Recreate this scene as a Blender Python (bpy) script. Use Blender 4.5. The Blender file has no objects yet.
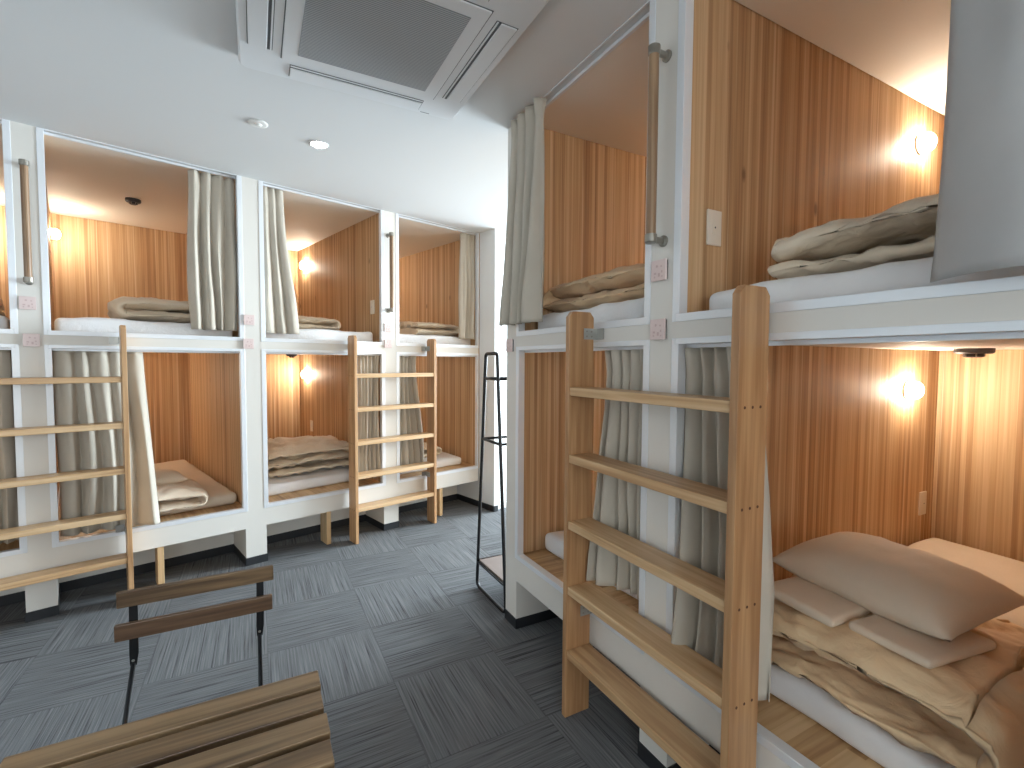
import bpy, bmesh, math, random
from mathutils import Vector, Matrix, noise
PI = math.pi
SC = bpy.context.scene
COL = SC.collection
R = math.radians

# ------------------------------------------------------------------ frames
# W: the room; L: the far row of bunks (turned 14.56 deg); Q: the near right row,
# u runs along the face towards the viewer, v runs into the bunks.
ANG = {'W': 0.0, 'L': R(14.56), 'Q': R(-90)}
def wpt(f, p):
    return Matrix.Rotation(ANG[f], 3, 'Z') @ Vector(p)

# ------------------------------------------------------------------ materials
def new_mat(name):
    m = bpy.data.materials.new(name); m.use_nodes = True
    nt = m.node_tree; b = nt.nodes['Principled BSDF']
    return m, nt, b
def N(nt, t, **kw):
    n = nt.nodes.new(t)
    for k, v in kw.items():
        if k in n.inputs: n.inputs[k].default_value = v
        else: setattr(n, k, v)
    return n
def ramp(nt, stops, interp='LINEAR'):
    n = nt.nodes.new('ShaderNodeValToRGB'); n.color_ramp.interpolation = interp
    e = n.color_ramp.elements
    while len(e) < len(stops): e.new(0.5)
    for i, (p, c) in enumerate(stops):
        e[i].position = p; e[i].color = (*c, 1)
    return n
def plain(name, col, rough=.5, metal=0.0, bump=0.0, bscale=200, var=0.0, sheen=0.0):
    m, nt, b = new_mat(name)
    b.inputs['Base Color'].default_value = (*col, 1)
    b.inputs['Roughness'].default_value = rough
    b.inputs['Metallic'].default_value = metal
    if sheen: b.inputs['Sheen Weight'].default_value = sheen
    tc = N(nt, 'ShaderNodeTexCoord')
    if var:
        nz = N(nt, 'ShaderNodeTexNoise', Scale=bscale * .1, Detail=3.0)
        nt.links.new(tc.outputs['Object'], nz.inputs['Vector'])
        rp = ramp(nt, [(.3, tuple(c * (1 - var) for c in col)), (.7, tuple(min(1, c * (1 + var)) for c in col))])
        nt.links.new(nz.outputs['Fac'], rp.inputs['Fac']); nt.links.new(rp.outputs['Color'], b.inputs['Base Color'])
    if bump:
        nz = N(nt, 'ShaderNodeTexNoise', Scale=bscale, Detail=3.0)
        nt.links.new(tc.outputs['Object'], nz.inputs['Vector'])
        bp = N(nt, 'ShaderNodeBump', Strength=bump, Distance=.002)
        nt.links.new(nz.outputs['Fac'], bp.inputs['Height']); nt.links.new(bp.outputs['Normal'], b.inputs['Normal'])
    return m
def emit(name, col, s):
    m, nt, b = new_mat(name)
    b.inputs['Base Color'].default_value = (.9, .9, .9, 1)
    b.inputs['Emission Color'].default_value = (*col, 1); b.inputs['Emission Strength'].default_value = s
    return m
def vecmath(nt, op, a, b=None):
    n = nt.nodes.new('ShaderNodeMath'); n.operation = op
    for i, x in enumerate((a, b)):
        if x is None: continue
        if isinstance(x, (int, float)): n.inputs[i].default_value = x
        else: nt.links.new(x, n.inputs[i])
    return n.outputs[0]

def wood_strips(name, tones, light, width=.022, rough=.58, knots=True):
    """upright strip veneer: strips across (x + y), grain along z"""
    m, nt, b = new_mat(name)
    tc = N(nt, 'ShaderNodeTexCoord'); sx = N(nt, 'ShaderNodeSeparateXYZ')
    nt.links.new(tc.outputs['Object'], sx.inputs[0])
    u = vecmath(nt, 'ADD', sx.outputs[0], sx.outputs[1])
    def cell(w, off):
        k = vecmath(nt, 'FLOOR', vecmath(nt, 'DIVIDE', vecmath(nt, 'ADD', u, off), w))
        wn = N(nt, 'ShaderNodeTexWhiteNoise', noise_dimensions='1D'); nt.links.new(k, wn.inputs['W'])
        return wn.outputs['Value']
    c1 = cell(width, 0.0); c2 = cell(width * .43, .017)
    cmb = N(nt, 'ShaderNodeCombineXYZ')
    nt.links.new(vecmath(nt, 'MULTIPLY', u, 85.0), cmb.inputs[0])
    nt.links.new(vecmath(nt, 'MULTIPLY', c1, 30.0), cmb.inputs[1])
    nt.links.new(vecmath(nt, 'MULTIPLY', sx.outputs[2], 1.6), cmb.inputs[2])
    nz = N(nt, 'ShaderNodeTexNoise', Scale=1.0, Detail=4.0, Distortion=.25); nt.links.new(cmb.outputs[0], nz.inputs['Vector'])
    f = vecmath(nt, 'ADD', vecmath(nt, 'MULTIPLY', c1, .38), vecmath(nt, 'MULTIPLY', nz.outputs['Fac'], .64))
    f = vecmath(nt, 'ADD', f, vecmath(nt, 'MULTIPLY', c2, .18))
    rp = ramp(nt, [(.22, tones[0]), (.5, tones[1]), (.82, tones[2])]); nt.links.new(f, rp.inputs['Fac'])
    # pale sapwood streaks
    cm2 = N(nt, 'ShaderNodeCombineXYZ')
    nt.links.new(vecmath(nt, 'MULTIPLY', u, 42.0), cm2.inputs[0]); nt.links.new(vecmath(nt, 'MULTIPLY', sx.outputs[2], .35), cm2.inputs[2])
    n2 = N(nt, 'ShaderNodeTexNoise', Scale=1.0, Detail=2.0); nt.links.new(cm2.outputs[0], n2.inputs['Vector'])
    r2 = ramp(nt, [(.60, (0, 0, 0)), (.68, (1, 1, 1))]); nt.links.new(n2.outputs['Fac'], r2.inputs['Fac'])
    mx = N(nt, 'ShaderNodeMix', data_type='RGBA')
    nt.links.new(vecmath(nt, 'MULTIPLY', r2.outputs['Color'], .65), mx.inputs[0]); nt.links.new(rp.outputs['Color'], mx.inputs[6]); mx.inputs[7].default_value = (*light, 1)
    out = mx.outputs[2]
    if knots:
        cm3 = N(nt, 'ShaderNodeCombineXYZ')
        nt.links.new(vecmath(nt, 'MULTIPLY', u, 5.0), cm3.inputs[0]); nt.links.new(vecmath(nt, 'MULTIPLY', sx.outputs[2], 2.2), cm3.inputs[2])
        vo = N(nt, 'ShaderNodeTexVoronoi', Scale=1.0); nt.links.new(cm3.outputs[0], vo.inputs['Vector'])
        r3 = ramp(nt, [(.03, (1, 1, 1)), (.075, (0, 0, 0))]); nt.links.new(vo.outputs['Distance'], r3.inputs['Fac'])
        m3 = N(nt, 'ShaderNodeMix', data_type='RGBA'); nt.links.new(vecmath(nt, 'MULTIPLY', r3.outputs['Color'], .7), m3.inputs[0])
        nt.links.new(out, m3.inputs[6]); m3.inputs[7].default_value = (tones[0][0] * .45, tones[0][1] * .4, tones[0][2] * .4, 1)
        out = m3.outputs[2]
    nt.links.new(out, b.inputs['Base Color'])
    b.inputs['Roughness'].default_value = rough
    return m

def wood_grain(name, dark, mid, light, axis='z', rough=.45, joint=None, staves=None):
    m, nt, b = new_mat(name)
    tc = N(nt, 'ShaderNodeTexCoord'); sx = N(nt, 'ShaderNodeSeparateXYZ')
    nt.links.new(tc.outputs['Object'], sx.inputs[0])
    X, Y, Z = sx.outputs
    ob = N(nt, 'ShaderNodeObjectInfo')
    if axis == 'z': a, c, g = X, Y, Z
    elif axis == 'x': a, c, g = Y, Z, X
    else: a, c, g = X, Z, Y
    cmb = N(nt, 'ShaderNodeCombineXYZ')
    nt.links.new(vecmath(nt, 'MULTIPLY', a, 48.0), cmb.inputs[0]); nt.links.new(vecmath(nt, 'MULTIPLY', c, 48.0), cmb.inputs[1])
    nt.links.new(vecmath(nt, 'ADD', vecmath(nt, 'MULTIPLY', g, 2.2), vecmath(nt, 'MULTIPLY', ob.outputs['Random'], 40.0)), cmb.inputs[2])
    nz = N(nt, 'ShaderNodeTexNoise', Scale=1.0, Detail=5.0, Distortion=.4); nt.links.new(cmb.outputs[0], nz.inputs['Vector'])
    f = nz.outputs['Fac']
    f = vecmath(nt, 'ADD', vecmath(nt, 'MULTIPLY', f, .8), vecmath(nt, 'MULTIPLY', ob.outputs['Random'], .2))
    if staves:
        w, ln = staves
        k = vecmath(nt, 'FLOOR', vecmath(nt, 'DIVIDE', a, w))
        w1 = N(nt, 'ShaderNodeTexWhiteNoise', noise_dimensions='1D'); nt.links.new(k, w1.inputs['W'])
        l = vecmath(nt, 'FLOOR', vecmath(nt, 'DIVIDE', vecmath(nt, 'ADD', g, vecmath(nt, 'MULTIPLY', w1.outputs['Value'], ln)), ln))
        cc = N(nt, 'ShaderNodeCombineXYZ'); nt.links.new(k, cc.inputs[0]); nt.links.new(l, cc.inputs[1])
        w2 = N(nt, 'ShaderNodeTexWhiteNoise', noise_dimensions='2D'); nt.links.new(cc.outputs[0], w2.inputs['Vector'])
        f = vecmath(nt, 'ADD', vecmath(nt, 'MULTIPLY', f, .7), vecmath(nt, 'MULTIPLY', w2.outputs['Value'], .3))
    rp = ramp(nt, [(.36, dark), (.50, mid), (.66, light)]); nt.links.new(f, rp.inputs['Fac'])
    nt.links.new(rp.outputs['Color'], b.inputs['Base Color'])
    b.inputs['Roughness'].default_value = rough
    bp = N(nt, 'ShaderNodeBump', Strength=.12, Distance=.001); nt.links.new(nz.outputs['Fac'], bp.inputs['Height']); nt.links.new(bp.outputs['Normal'], b.inputs['Normal'])
    return m

def carpet_mat():
    m, nt, b = new_mat('carpet_tiles')
    tc = N(nt, 'ShaderNodeTexCoord'); sx = N(nt, 'ShaderNodeSeparateXYZ'); nt.links.new(tc.outputs['Object'], sx.inputs[0])
    T = .4993
    x = vecmath(nt, 'DIVIDE', vecmath(nt, 'SUBTRACT', sx.outputs[0], .0311), T)
    y = vecmath(nt, 'DIVIDE', vecmath(nt, 'SUBTRACT', sx.outputs[1], 2.0996), T)
    fx = vecmath(nt, 'FLOOR', x); fy = vecmath(nt, 'FLOOR', y)
    par = vecmath(nt, 'PINGPONG', vecmath(nt, 'ADD', fx, fy), 1.0)       # 0: stripes along y, 1: along x
    def lines(across, along, seed):
        c = N(nt, 'ShaderNodeCombineXYZ')
        nt.links.new(vecmath(nt, 'MULTIPLY', across, 66.0), c.inputs[0]); nt.links.new(vecmath(nt, 'MULTIPLY', along, 1.1), c.inputs[1]); c.inputs[2].default_value = seed
        nz = N(nt, 'ShaderNodeTexNoise', Scale=1.0, Detail=3.0, Roughness=.65); nt.links.new(c.outputs[0], nz.inputs['Vector'])
        return nz.outputs['Fac']
    a = lines(x, y, 1.0); c = lines(y, x, 5.0)
    mx = N(nt, 'ShaderNodeMix', data_type='FLOAT'); nt.links.new(par, mx.inputs[0]); nt.links.new(a, mx.inputs[2]); nt.links.new(c, mx.inputs[3])
    fine = N(nt, 'ShaderNodeTexNoise', Scale=420.0, Detail=2.0); nt.links.new(tc.outputs['Object'], fine.inputs['Vector'])
    f = vecmath(nt, 'ADD', vecmath(nt, 'MULTIPLY', mx.outputs[0], .86), vecmath(nt, 'MULTIPLY', fine.outputs['Fac'], .14))
    # a nap that lies one way in each tile: the quarter-turned tiles are a hair darker
    f = vecmath(nt, 'SUBTRACT', f, vecmath(nt, 'MULTIPLY', par, .03))
    rp = ramp(nt, [(.33, (.040, .041, .044)), (.42, (.115, .119, .125)), (.58, (.170, .175, .182)), (.74, (.24, .246, .254))]); nt.links.new(f, rp.inputs['Fac'])
    # tile seams
    def seam(v):
        fr = vecmath(nt, 'FRACT', v); d = vecmath(nt, 'MINIMUM', fr, vecmath(nt, 'SUBTRACT', 1.0, fr))
        return vecmath(nt, 'LESS_THAN', d, .006)
    s = vecmath(nt, 'MAXIMUM', seam(x), seam(y))
    m2 = N(nt, 'ShaderNodeMix', data_type='RGBA'); nt.links.new(vecmath(nt, 'MULTIPLY', s, .25), m2.inputs[0]); nt.links.new(rp.outputs['Color'], m2.inputs[6]); m2.inputs[7].default_value = (.03, .035, .04, 1)
    nt.links.new(m2.outputs[2], b.inputs['Base Color'])
    b.inputs['Roughness'].default_value = .95; b.inputs['Specular IOR Level'].default_value = .2
    bp = N(nt, 'ShaderNodeBump', Strength=.5, Distance=.003); nt.links.new(f, bp.inputs['Height']); nt.links.new(bp.outputs['Normal'], b.inputs['Normal'])
    return m

def fabric(name, col, col2=None, bump=.35, scale=900, rough=.85, sheen=.15, soft=0.0):
    m, nt, b = new_mat(name)
    tc = N(nt, 'ShaderNodeTexCoord')
    nz = N(nt, 'ShaderNodeTexNoise', Scale=6.0, Detail=4.0); nt.links.new(tc.outputs['Object'], nz.inputs['Vector'])
    col2 = col2 or tuple(c * .9 for c in col)
    rp = ramp(nt, [(.35, col2), (.65, col)]); nt.links.new(nz.outputs['Fac'], rp.inputs['Fac']); nt.links.new(rp.outputs['Color'], b.inputs['Base Color'])
    b.inputs['Roughness'].default_value = rough; b.inputs['Sheen Weight'].default_value = sheen
    n2 = N(nt, 'ShaderNodeTexNoise', Scale=float(scale), Detail=1.0); nt.links.new(tc.outputs['Object'], n2.inputs['Vector'])
    n3 = N(nt, 'ShaderNodeTexNoise', Scale=14.0, Detail=3.0, Distortion=1.5); nt.links.new(tc.outputs['Object'], n3.inputs['Vector'])
    h = vecmath(nt, 'ADD', vecmath(nt, 'MULTIPLY', n2.outputs['Fac'], .12), vecmath(nt, 'MULTIPLY', n3.outputs['Fac'], soft))
    bp = N(nt, 'ShaderNodeBump', Strength=bump, Distance=.004 if not soft else .012); nt.links.new(h, bp.inputs['Height']); nt.links.new(bp.outputs['Normal'], b.inputs['Normal'])
    return m

WALL = plain('wall_paint', (.80, .82, .83), .8, bump=.05, bscale=120)
CEIL = plain('ceiling_paint', (.70, .71, .715), .85, bump=.04, bscale=150)
PANEL = plain('panel_white', (.735, .71, .665), .55, bump=.03, bscale=90)
CREAM = plain('capsule_ceiling', (.82, .76, .68), .7)
ALU = plain('brushed_aluminium', (.80, .83, .87), .42, .25)
BLACKSK = plain('skirting_black', (.018, .020, .024), .5)
STRIP = wood_strips('capsule_wood', [(.27, .138, .062), (.49, .30, .152), (.66, .465, .275)], (.78, .62, .42))
DECK = wood_grain('deck_laminate', (.36, .20, .085), (.52, .32, .15), (.66, .45, .24), 'y', .4, staves=(.045, .4))
LADV = wood_grain('ladder_wood_upright', (.36, .185, .083), (.46, .258, .122), (.56, .345, .178), 'z', .42)
LADH = wood_grain('ladder_wood_rung', (.42, .24, .115), (.54, .34, .175), (.65, .45, .26), 'x', .4)
LADP = wood_grain('support_wood', (.44, .27, .13), (.56, .37, .19), (.66, .46, .26), 'z', .45)
BARW = wood_grain('grab_bar_wood', (.19, .11, .06), (.27, .165, .095), (.36, .235, .14), 'z', .35)
ACACIA = wood_grain('acacia_slats', (.085, .048, .023), (.205, .130, .066), (.35, .235, .125), 'x', .42)
ACACIA2 = wood_grain('acacia_dark', (.045, .024, .013), (.095, .052, .029), (.155, .090, .050), 'x', .4)
BLACKM = plain('black_steel', (.012, .013, .016), .38, .3)
GREYM = plain('cast_bracket', (.33, .31, .27), .35, .7)
GALV = plain('galvanised_bracket', (.42, .42, .40), .4, .8)
PLUG = plain('wood_plug', (.10, .035, .018), .6)
PLASTIC = plain('white_plastic', (.82, .82, .80), .35)
IVORY = plain('ivory_plastic', (.80, .74, .64), .35)
ACW = plain('ac_plastic', (.74, .76, .78), .4)
ACS = plain('ac_groove', (.10, .11, .12), .6)
SHELF = plain('rack_shelf_board', (.22, .17, .15), .5, var=.15, bscale=60)
PINK = plain('pink_plate', (.74, .60, .58), .5)
PINKD = plain('pink_mark', (.60, .44, .43), .5)
PINKL = plain('pale_plate', (.70, .66, .62), .5)
DARKP = plain('dark_plastic', (.05, .045, .05), .4)
CURT = fabric('curtain_cloth', (.52, .47, .395), (.475, .43, .36), .25, 700)
CURTL = fabric('curtain_lining', (.50, .50, .50), (.46, .46, .46), .25, 700)
DUV = fabric('duvet_beige', (.80, .575, .345), (.75, .53, .31), .5, 1200, .6, .25, soft=1.0)
DUVP = fabric('duvet_pale', (.84, .72, .56), (.80, .68, .52), .5, 1200, .6, .25, soft=1.0)
PILB = fabric('pillow_cloth', (.75, .62, .48), (.72, .59, .455), .35, 1200, .65, .2, soft=.5)
SHEETW = fabric('sheet_white', (.80, .79, .79), (.76, .75, .76), .4, 1200, .7, .15, soft=.8)
SHEETB = fabric('sheet_cream', (.72, .62, .50), (.69, .59, .47), .35, 1200, .7, .15, soft=.5)
WARM = emit('lamp_globe_glow', (1.0, .84, .66), 180.0)
COOL = emit('downlight_glow', (1.0, .97, .92), 45.0)
TILES = carpet_mat()
def ac_grille():
    m, nt, b = new_mat('ac_grille_mesh')
    tc = N(nt, 'ShaderNodeTexCoord'); sx = N(nt, 'ShaderNodeSeparateXYZ'); nt.links.new(tc.outputs['Object'], sx.inputs[0])
    f = vecmath(nt, 'FRACT', vecmath(nt, 'MULTIPLY', sx.outputs[1], 110.0))
    rp = ramp(nt, [(.3, (.20, .22, .23)), (.6, (.42, .44, .46))]); nt.links.new(f, rp.inputs['Fac'])
    nt.links.new(rp.outputs['Color'], b.inputs['Base Color']); b.inputs['Roughness'].default_value = .5
    return m
GRILLE = ac_grille()
def glass_mat():
    m, nt, b = new_mat('window_glass')
    nt.nodes.remove(b)
    t = N(nt, 'ShaderNodeBsdfTransparent'); t.inputs['Color'].default_value = (.95, .97, .97, 1)
    gl = N(nt, 'ShaderNodeBsdfGlossy'); gl.inputs['Roughness'].default_value = .02
    mx = N(nt, 'ShaderNodeMixShader'); mx.inputs[0].default_value = .07
    nt.links.new(t.outputs[0], mx.inputs[1]); nt.links.new(gl.outputs[0], mx.inputs[2])
    nt.links.new(mx.outputs[0], nt.nodes['Material Output'].inputs['Surface'])
    return m
GLASS = glass_mat()

# ------------------------------------------------------------------ mesh building
class MB:
    def __init__(s): s.v = []; s.f = []
    def box(s, x0, x1, y0, y1, z0, z1):
        x0, x1 = sorted((x0, x1)); y0, y1 = sorted((y0, y1)); z0, z1 = sorted((z0, z1))
        b = len(s.v)
        s.v += [(x, y, z) for z in (z0, z1) for y in (y0, y1) for x in (x0, x1)]
        s.f += [tuple(b + i for i in q) for q in ((0, 2, 3, 1), (4, 5, 7, 6), (0, 1, 5, 4), (2, 6, 7, 3), (0, 4, 6, 2), (1, 3, 7, 5))]
        return s
    def prism(s, pts, axis, a, b):
        """polygon (p,q) extruded along axis from a to b; axis 'x': (y,z), 'y': (x,z), 'z': (x,y)"""
        def P(p, t):
            return {'x': (t, p[0], p[1]), 'y': (p[0], t, p[1]), 'z': (p[0], p[1], t)}[axis]
        n = len(pts); o = len(s.v)
        s.v += [P(p, a) for p in pts] + [P(p, b) for p in pts]
        s.f.append(tuple(o + i for i in range(n))[::-1]); s.f.append(tuple(o + n + i for i in range(n)))
        for i in range(n):
            j = (i + 1) % n; s.f.append((o + i, o + j, o + n + j, o + n + i))
        return s
    def tube(s, path, r, n=10, closed=False):
        path = [Vector(p) for p in path]; o = len(s.v); m = len(path); up = None
        for i, p in enumerate(path):
            if closed: d = path[(i + 1) % m] - path[i - 1]
            else: d = path[min(i + 1, m - 1)] - path[max(i - 1, 0)]
            d.normalize()
            if up is None: up = d.orthogonal().normalized()
            up = (up - d * up.dot(d)).normalized(); w = d.cross(up)
            rr = r[i] if isinstance(r, (list, tuple)) else r
            for k in range(n):
                a = 2 * PI * k / n; s.v.append(tuple(p + (up * math.cos(a) + w * math.sin(a)) * rr))
        for i in range(m if closed else m - 1):
            for k in range(n):
                i2 = (i + 1) % m; k2 = (k + 1) % n
                s.f.append((o + i * n + k, o + i * n + k2, o + i2 * n + k2, o + i2 * n + k))
        if not closed:
            s.f.append(tuple(o + k for k in range(n))[::-1]); s.f.append(tuple(o + (m - 1) * n + k for k in range(n)))
        return s
    def lathe(s, c, prof, axis='z', n=28):
        """prof: (radius, height) along axis from c"""
        o = len(s.v); c = Vector(c)
        for r, h in prof:
            for k in range(n):
                a = 2 * PI * k / n; x, y = r * math.cos(a), r * math.sin(a)
                d = {'z': (x, y, h), 'y': (x, h, y), 'x': (h, x, y)}[axis]
                s.v.append(tuple(c + Vector(d)))
        for i in range(len(prof) - 1):
            for k in range(n):
                k2 = (k + 1) % n; s.f.append((o + i * n + k, o + i * n + k2, o + (i + 1) * n + k2, o + (i + 1) * n + k))
        s.f.append(tuple(o + k for k in range(n))[::-1]); s.f.append(tuple(o + (len(prof) - 1) * n + k for k in range(n)))
        return s
    def grid(s, fn, nu, nv, wrap_u=False):
        o = len(s.v); cu = nu if wrap_u else nu + 1
        for j in range(nv + 1):
            for i in range(cu): s.v.append(tuple(fn(i / nu, j / nv)))
        for j in range(nv):
            for i in range(nu):
                i2 = (i + 1) % cu; s.f.append((o + j * cu + i, o + j * cu + i2, o + (j + 1) * cu + i2, o + (j + 1) * cu + i))
        return s
def make(name, mb, mat, parent=None, frame='W', base=(0, 0, 0), smooth=False, bevel=0, solid=0, turn=0.0):
    me = bpy.data.meshes.new(name)
    bx, by, bz = base
    me.from_pydata([(x - bx, y - by, z - bz) for x, y, z in mb.v], [], mb.f)
    me.validate(); me.update()
    bm = bmesh.new(); bm.from_mesh(me); bmesh.ops.recalc_face_normals(bm, faces=bm.faces); bm.to_mesh(me); bm.free()
    if smooth:
        for p in me.polygons: p.use_smooth = True
    me.materials.append(mat)
    o = bpy.data.objects.new(name, me); COL.objects.link(o)
    if parent: o.parent = parent
    else:
        o.location = wpt(frame, base); o.rotation_euler.z = ANG[frame]
    if solid:
        md = o.modifiers.new('Solidify', 'SOLIDIFY'); md.thickness = solid; md.offset = 0
    if bevel:
        md = o.modifiers.new('Bevel', 'BEVEL'); md.width = bevel; md.segments = 2; md.limit_method = 'ANGLE'
        md.harden_normals = False
    return o
def tag(o, label, cat=None, group=None):
    o['label'] = label
    if cat: o['category'] = cat
    if group: o['group'] = group
    return o
def struct(o): o['kind'] = 'structure'; return o
class Thing:
    def __init__(s, name, label, cat, frame, base, group=None):
        s.f = frame; s.b = base
        s.o = bpy.data.objects.new(name, None); COL.objects.link(s.o); s.o.empty_display_size = .1
        s.o.location = wpt(frame, base); s.o.rotation_euler.z = ANG[frame]; tag(s.o, label, cat, group)
    def part(s, name, mb, mat, parent=None, label=None, **kw):
        o = make(name, mb, mat, parent or s.o, s.f, s.b, **kw)
        if label: o['label'] = label
        return o
def solo(name, label, cat, mb, mat, frame, base, group=None, **kw):
    o = make(name, mb, mat, None, frame, base, **kw); tag(o, label, cat, group); return o

# ------------------------------------------------------------------ levels
ZC = 2.709; ZO = .411; ZF = .265; ZR0 = 1.512; ZR1 = 1.612

# ------------------------------------------------------------------ room shell
def box1(*a): return MB().box(*a)
q1, q2, q3, q4 = wpt('L', (5.45, 3.56, 0)), wpt('L', (3.035, 3.56, 0)), wpt('L', (3.035, 5.9, 0)), wpt('L', (-3.9, 5.9, 0))
OUT = [(-2.9, -3.1), (q1.x + .1, -3.1), (q1.x + .1, q1.y), (q1.x, q1.y), (q2.x, q2.y), (q3.x, q3.y), (q4.x, q4.y), (q4.x, 2.0), (-2.9, 2.0)]
struct(make('floor', MB().prism(OUT, 'z', -.1, 0), TILES))
struct(make('ceiling', MB().prism(OUT, 'z', ZC, ZC + .1), CEIL))
# wing wall at the end of the far row
struct(make('wall_end', box1(2.985, 3.035, 3.47, 5.9, 0, ZC), WALL, frame='L'))
struct(make('baseboard_end', MB().box(2.975, 2.985, 3.465, 4.05, 0, .055).box(2.985, 3.03, 3.462, 3.47, 0, .055), BLACKSK, frame='L'))
# window wall beyond the rows
wf = MB()
WX0, WX1, WY = 3.035, 5.45, 3.50
for a, b in ((WX0, WX0 + .02), (4.22, 4.27), (WX1 - .05, WX1)): wf.box(a, b, WY, WY + .06, .0, ZC)
wf.box(WX0, WX1, WY, WY + .06, 0, .05).box(WX0, WX1, WY, WY + .06, ZC - .04, ZC)
w1 = struct(make('window_1', wf, PLASTIC, frame='L', base=(WX0, WY, 0)))
g = MB().box(WX0 + .02, 4.22, WY + .02, WY + .03, .05, ZC - .04).box(4.27, WX1 - .05, WY + .02, WY + .03, .05, ZC - .04)
make('window_pane', g, GLASS, w1, base=(WX0, WY, 0))
p0 = wpt('L', (WX1, WY, 0))
xr, ya_, yb_ = p0.x, 2.50, p0.y - .08
struct(make('wall_right', MB().box(xr, xr + .1, 2.24, ya_, 0, ZC).box(xr, xr + .1, yb_, p0.y + .12, 0, ZC).box(xr, xr + .1, ya_, yb_, 0, .12).box(xr, xr + .1, ya_, yb_, 2.62, ZC), WALL))
wf = MB()
for a in (ya_, (ya_ + yb_) / 2 - .025, yb_ - .05): wf.box(xr + .02, xr + .08, a, a + .05, .12, 2.62)
wf.box(xr + .02, xr + .08, ya_, yb_, .12, .17).box(xr + .02, xr + .08, ya_, yb_, 2.57, 2.62)
w3 = struct(make('window_3', wf, PLASTIC, base=(xr, ya_, .12)))
make('window_pane', MB().box(xr + .045, xr + .055, ya_ + .05, (ya_ + yb_) / 2 - .025, .17, 2.57).box(xr + .045, xr + .055, (ya_ + yb_) / 2 + .025, yb_ - .05, .17, 2.57), GLASS, w3, base=(xr, ya_, .12))
struct(make('wall_passage', MB().box(3.2, p0.x, 2.24, 2.347, 0, ZC), WALL))
# behind the camera and to its sides
struct(make('wall_near_right', MB().box(1.227, 1.33, -3.0, -1.20, 0, ZC), WALL))
struct(make('wall_left', MB().box(-2.9, -2.8, -3.0, 4.2, 0, ZC), WALL))
wb = MB().box(-2.9, -2.1, -3.1, -3.0, 0, ZC).box(1.0, 1.33, -3.1, -3.0, 0, ZC).box(-2.1, 1.0, -3.1, -3.0, 0, .85).box(-2.1, 1.0, -3.1, -3.0, 2.45, ZC)
struct(make('wall_back', wb, WALL))
wf = MB()
for a in (-2.1, -.575, .95): wf.box(a, a + .05, -3.08, -3.02, .85, 2.45)
wf.box(-2.1, 1.0, -3.08, -3.02, .85, .90).box(-2.1, 1.0, -3.08, -3.02, 2.40, 2.45)
w2 = struct(make('window_2', wf, PLASTIC, base=(-.55, -3.05, .85)))
make('window_pane', MB().box(-2.05, -.575, -3.055, -3.045, .9, 2.4).box(-.525, .95, -3.055, -3.045, .9, 2.4), GLASS, w2, base=(-.55, -3.05, .85))
# wall continuing left of the far row
struct(make('wall_far', MB().box(-3.9, -2.40, 3.702, 3.80, 0, ZC), WALL, frame='L'))

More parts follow.
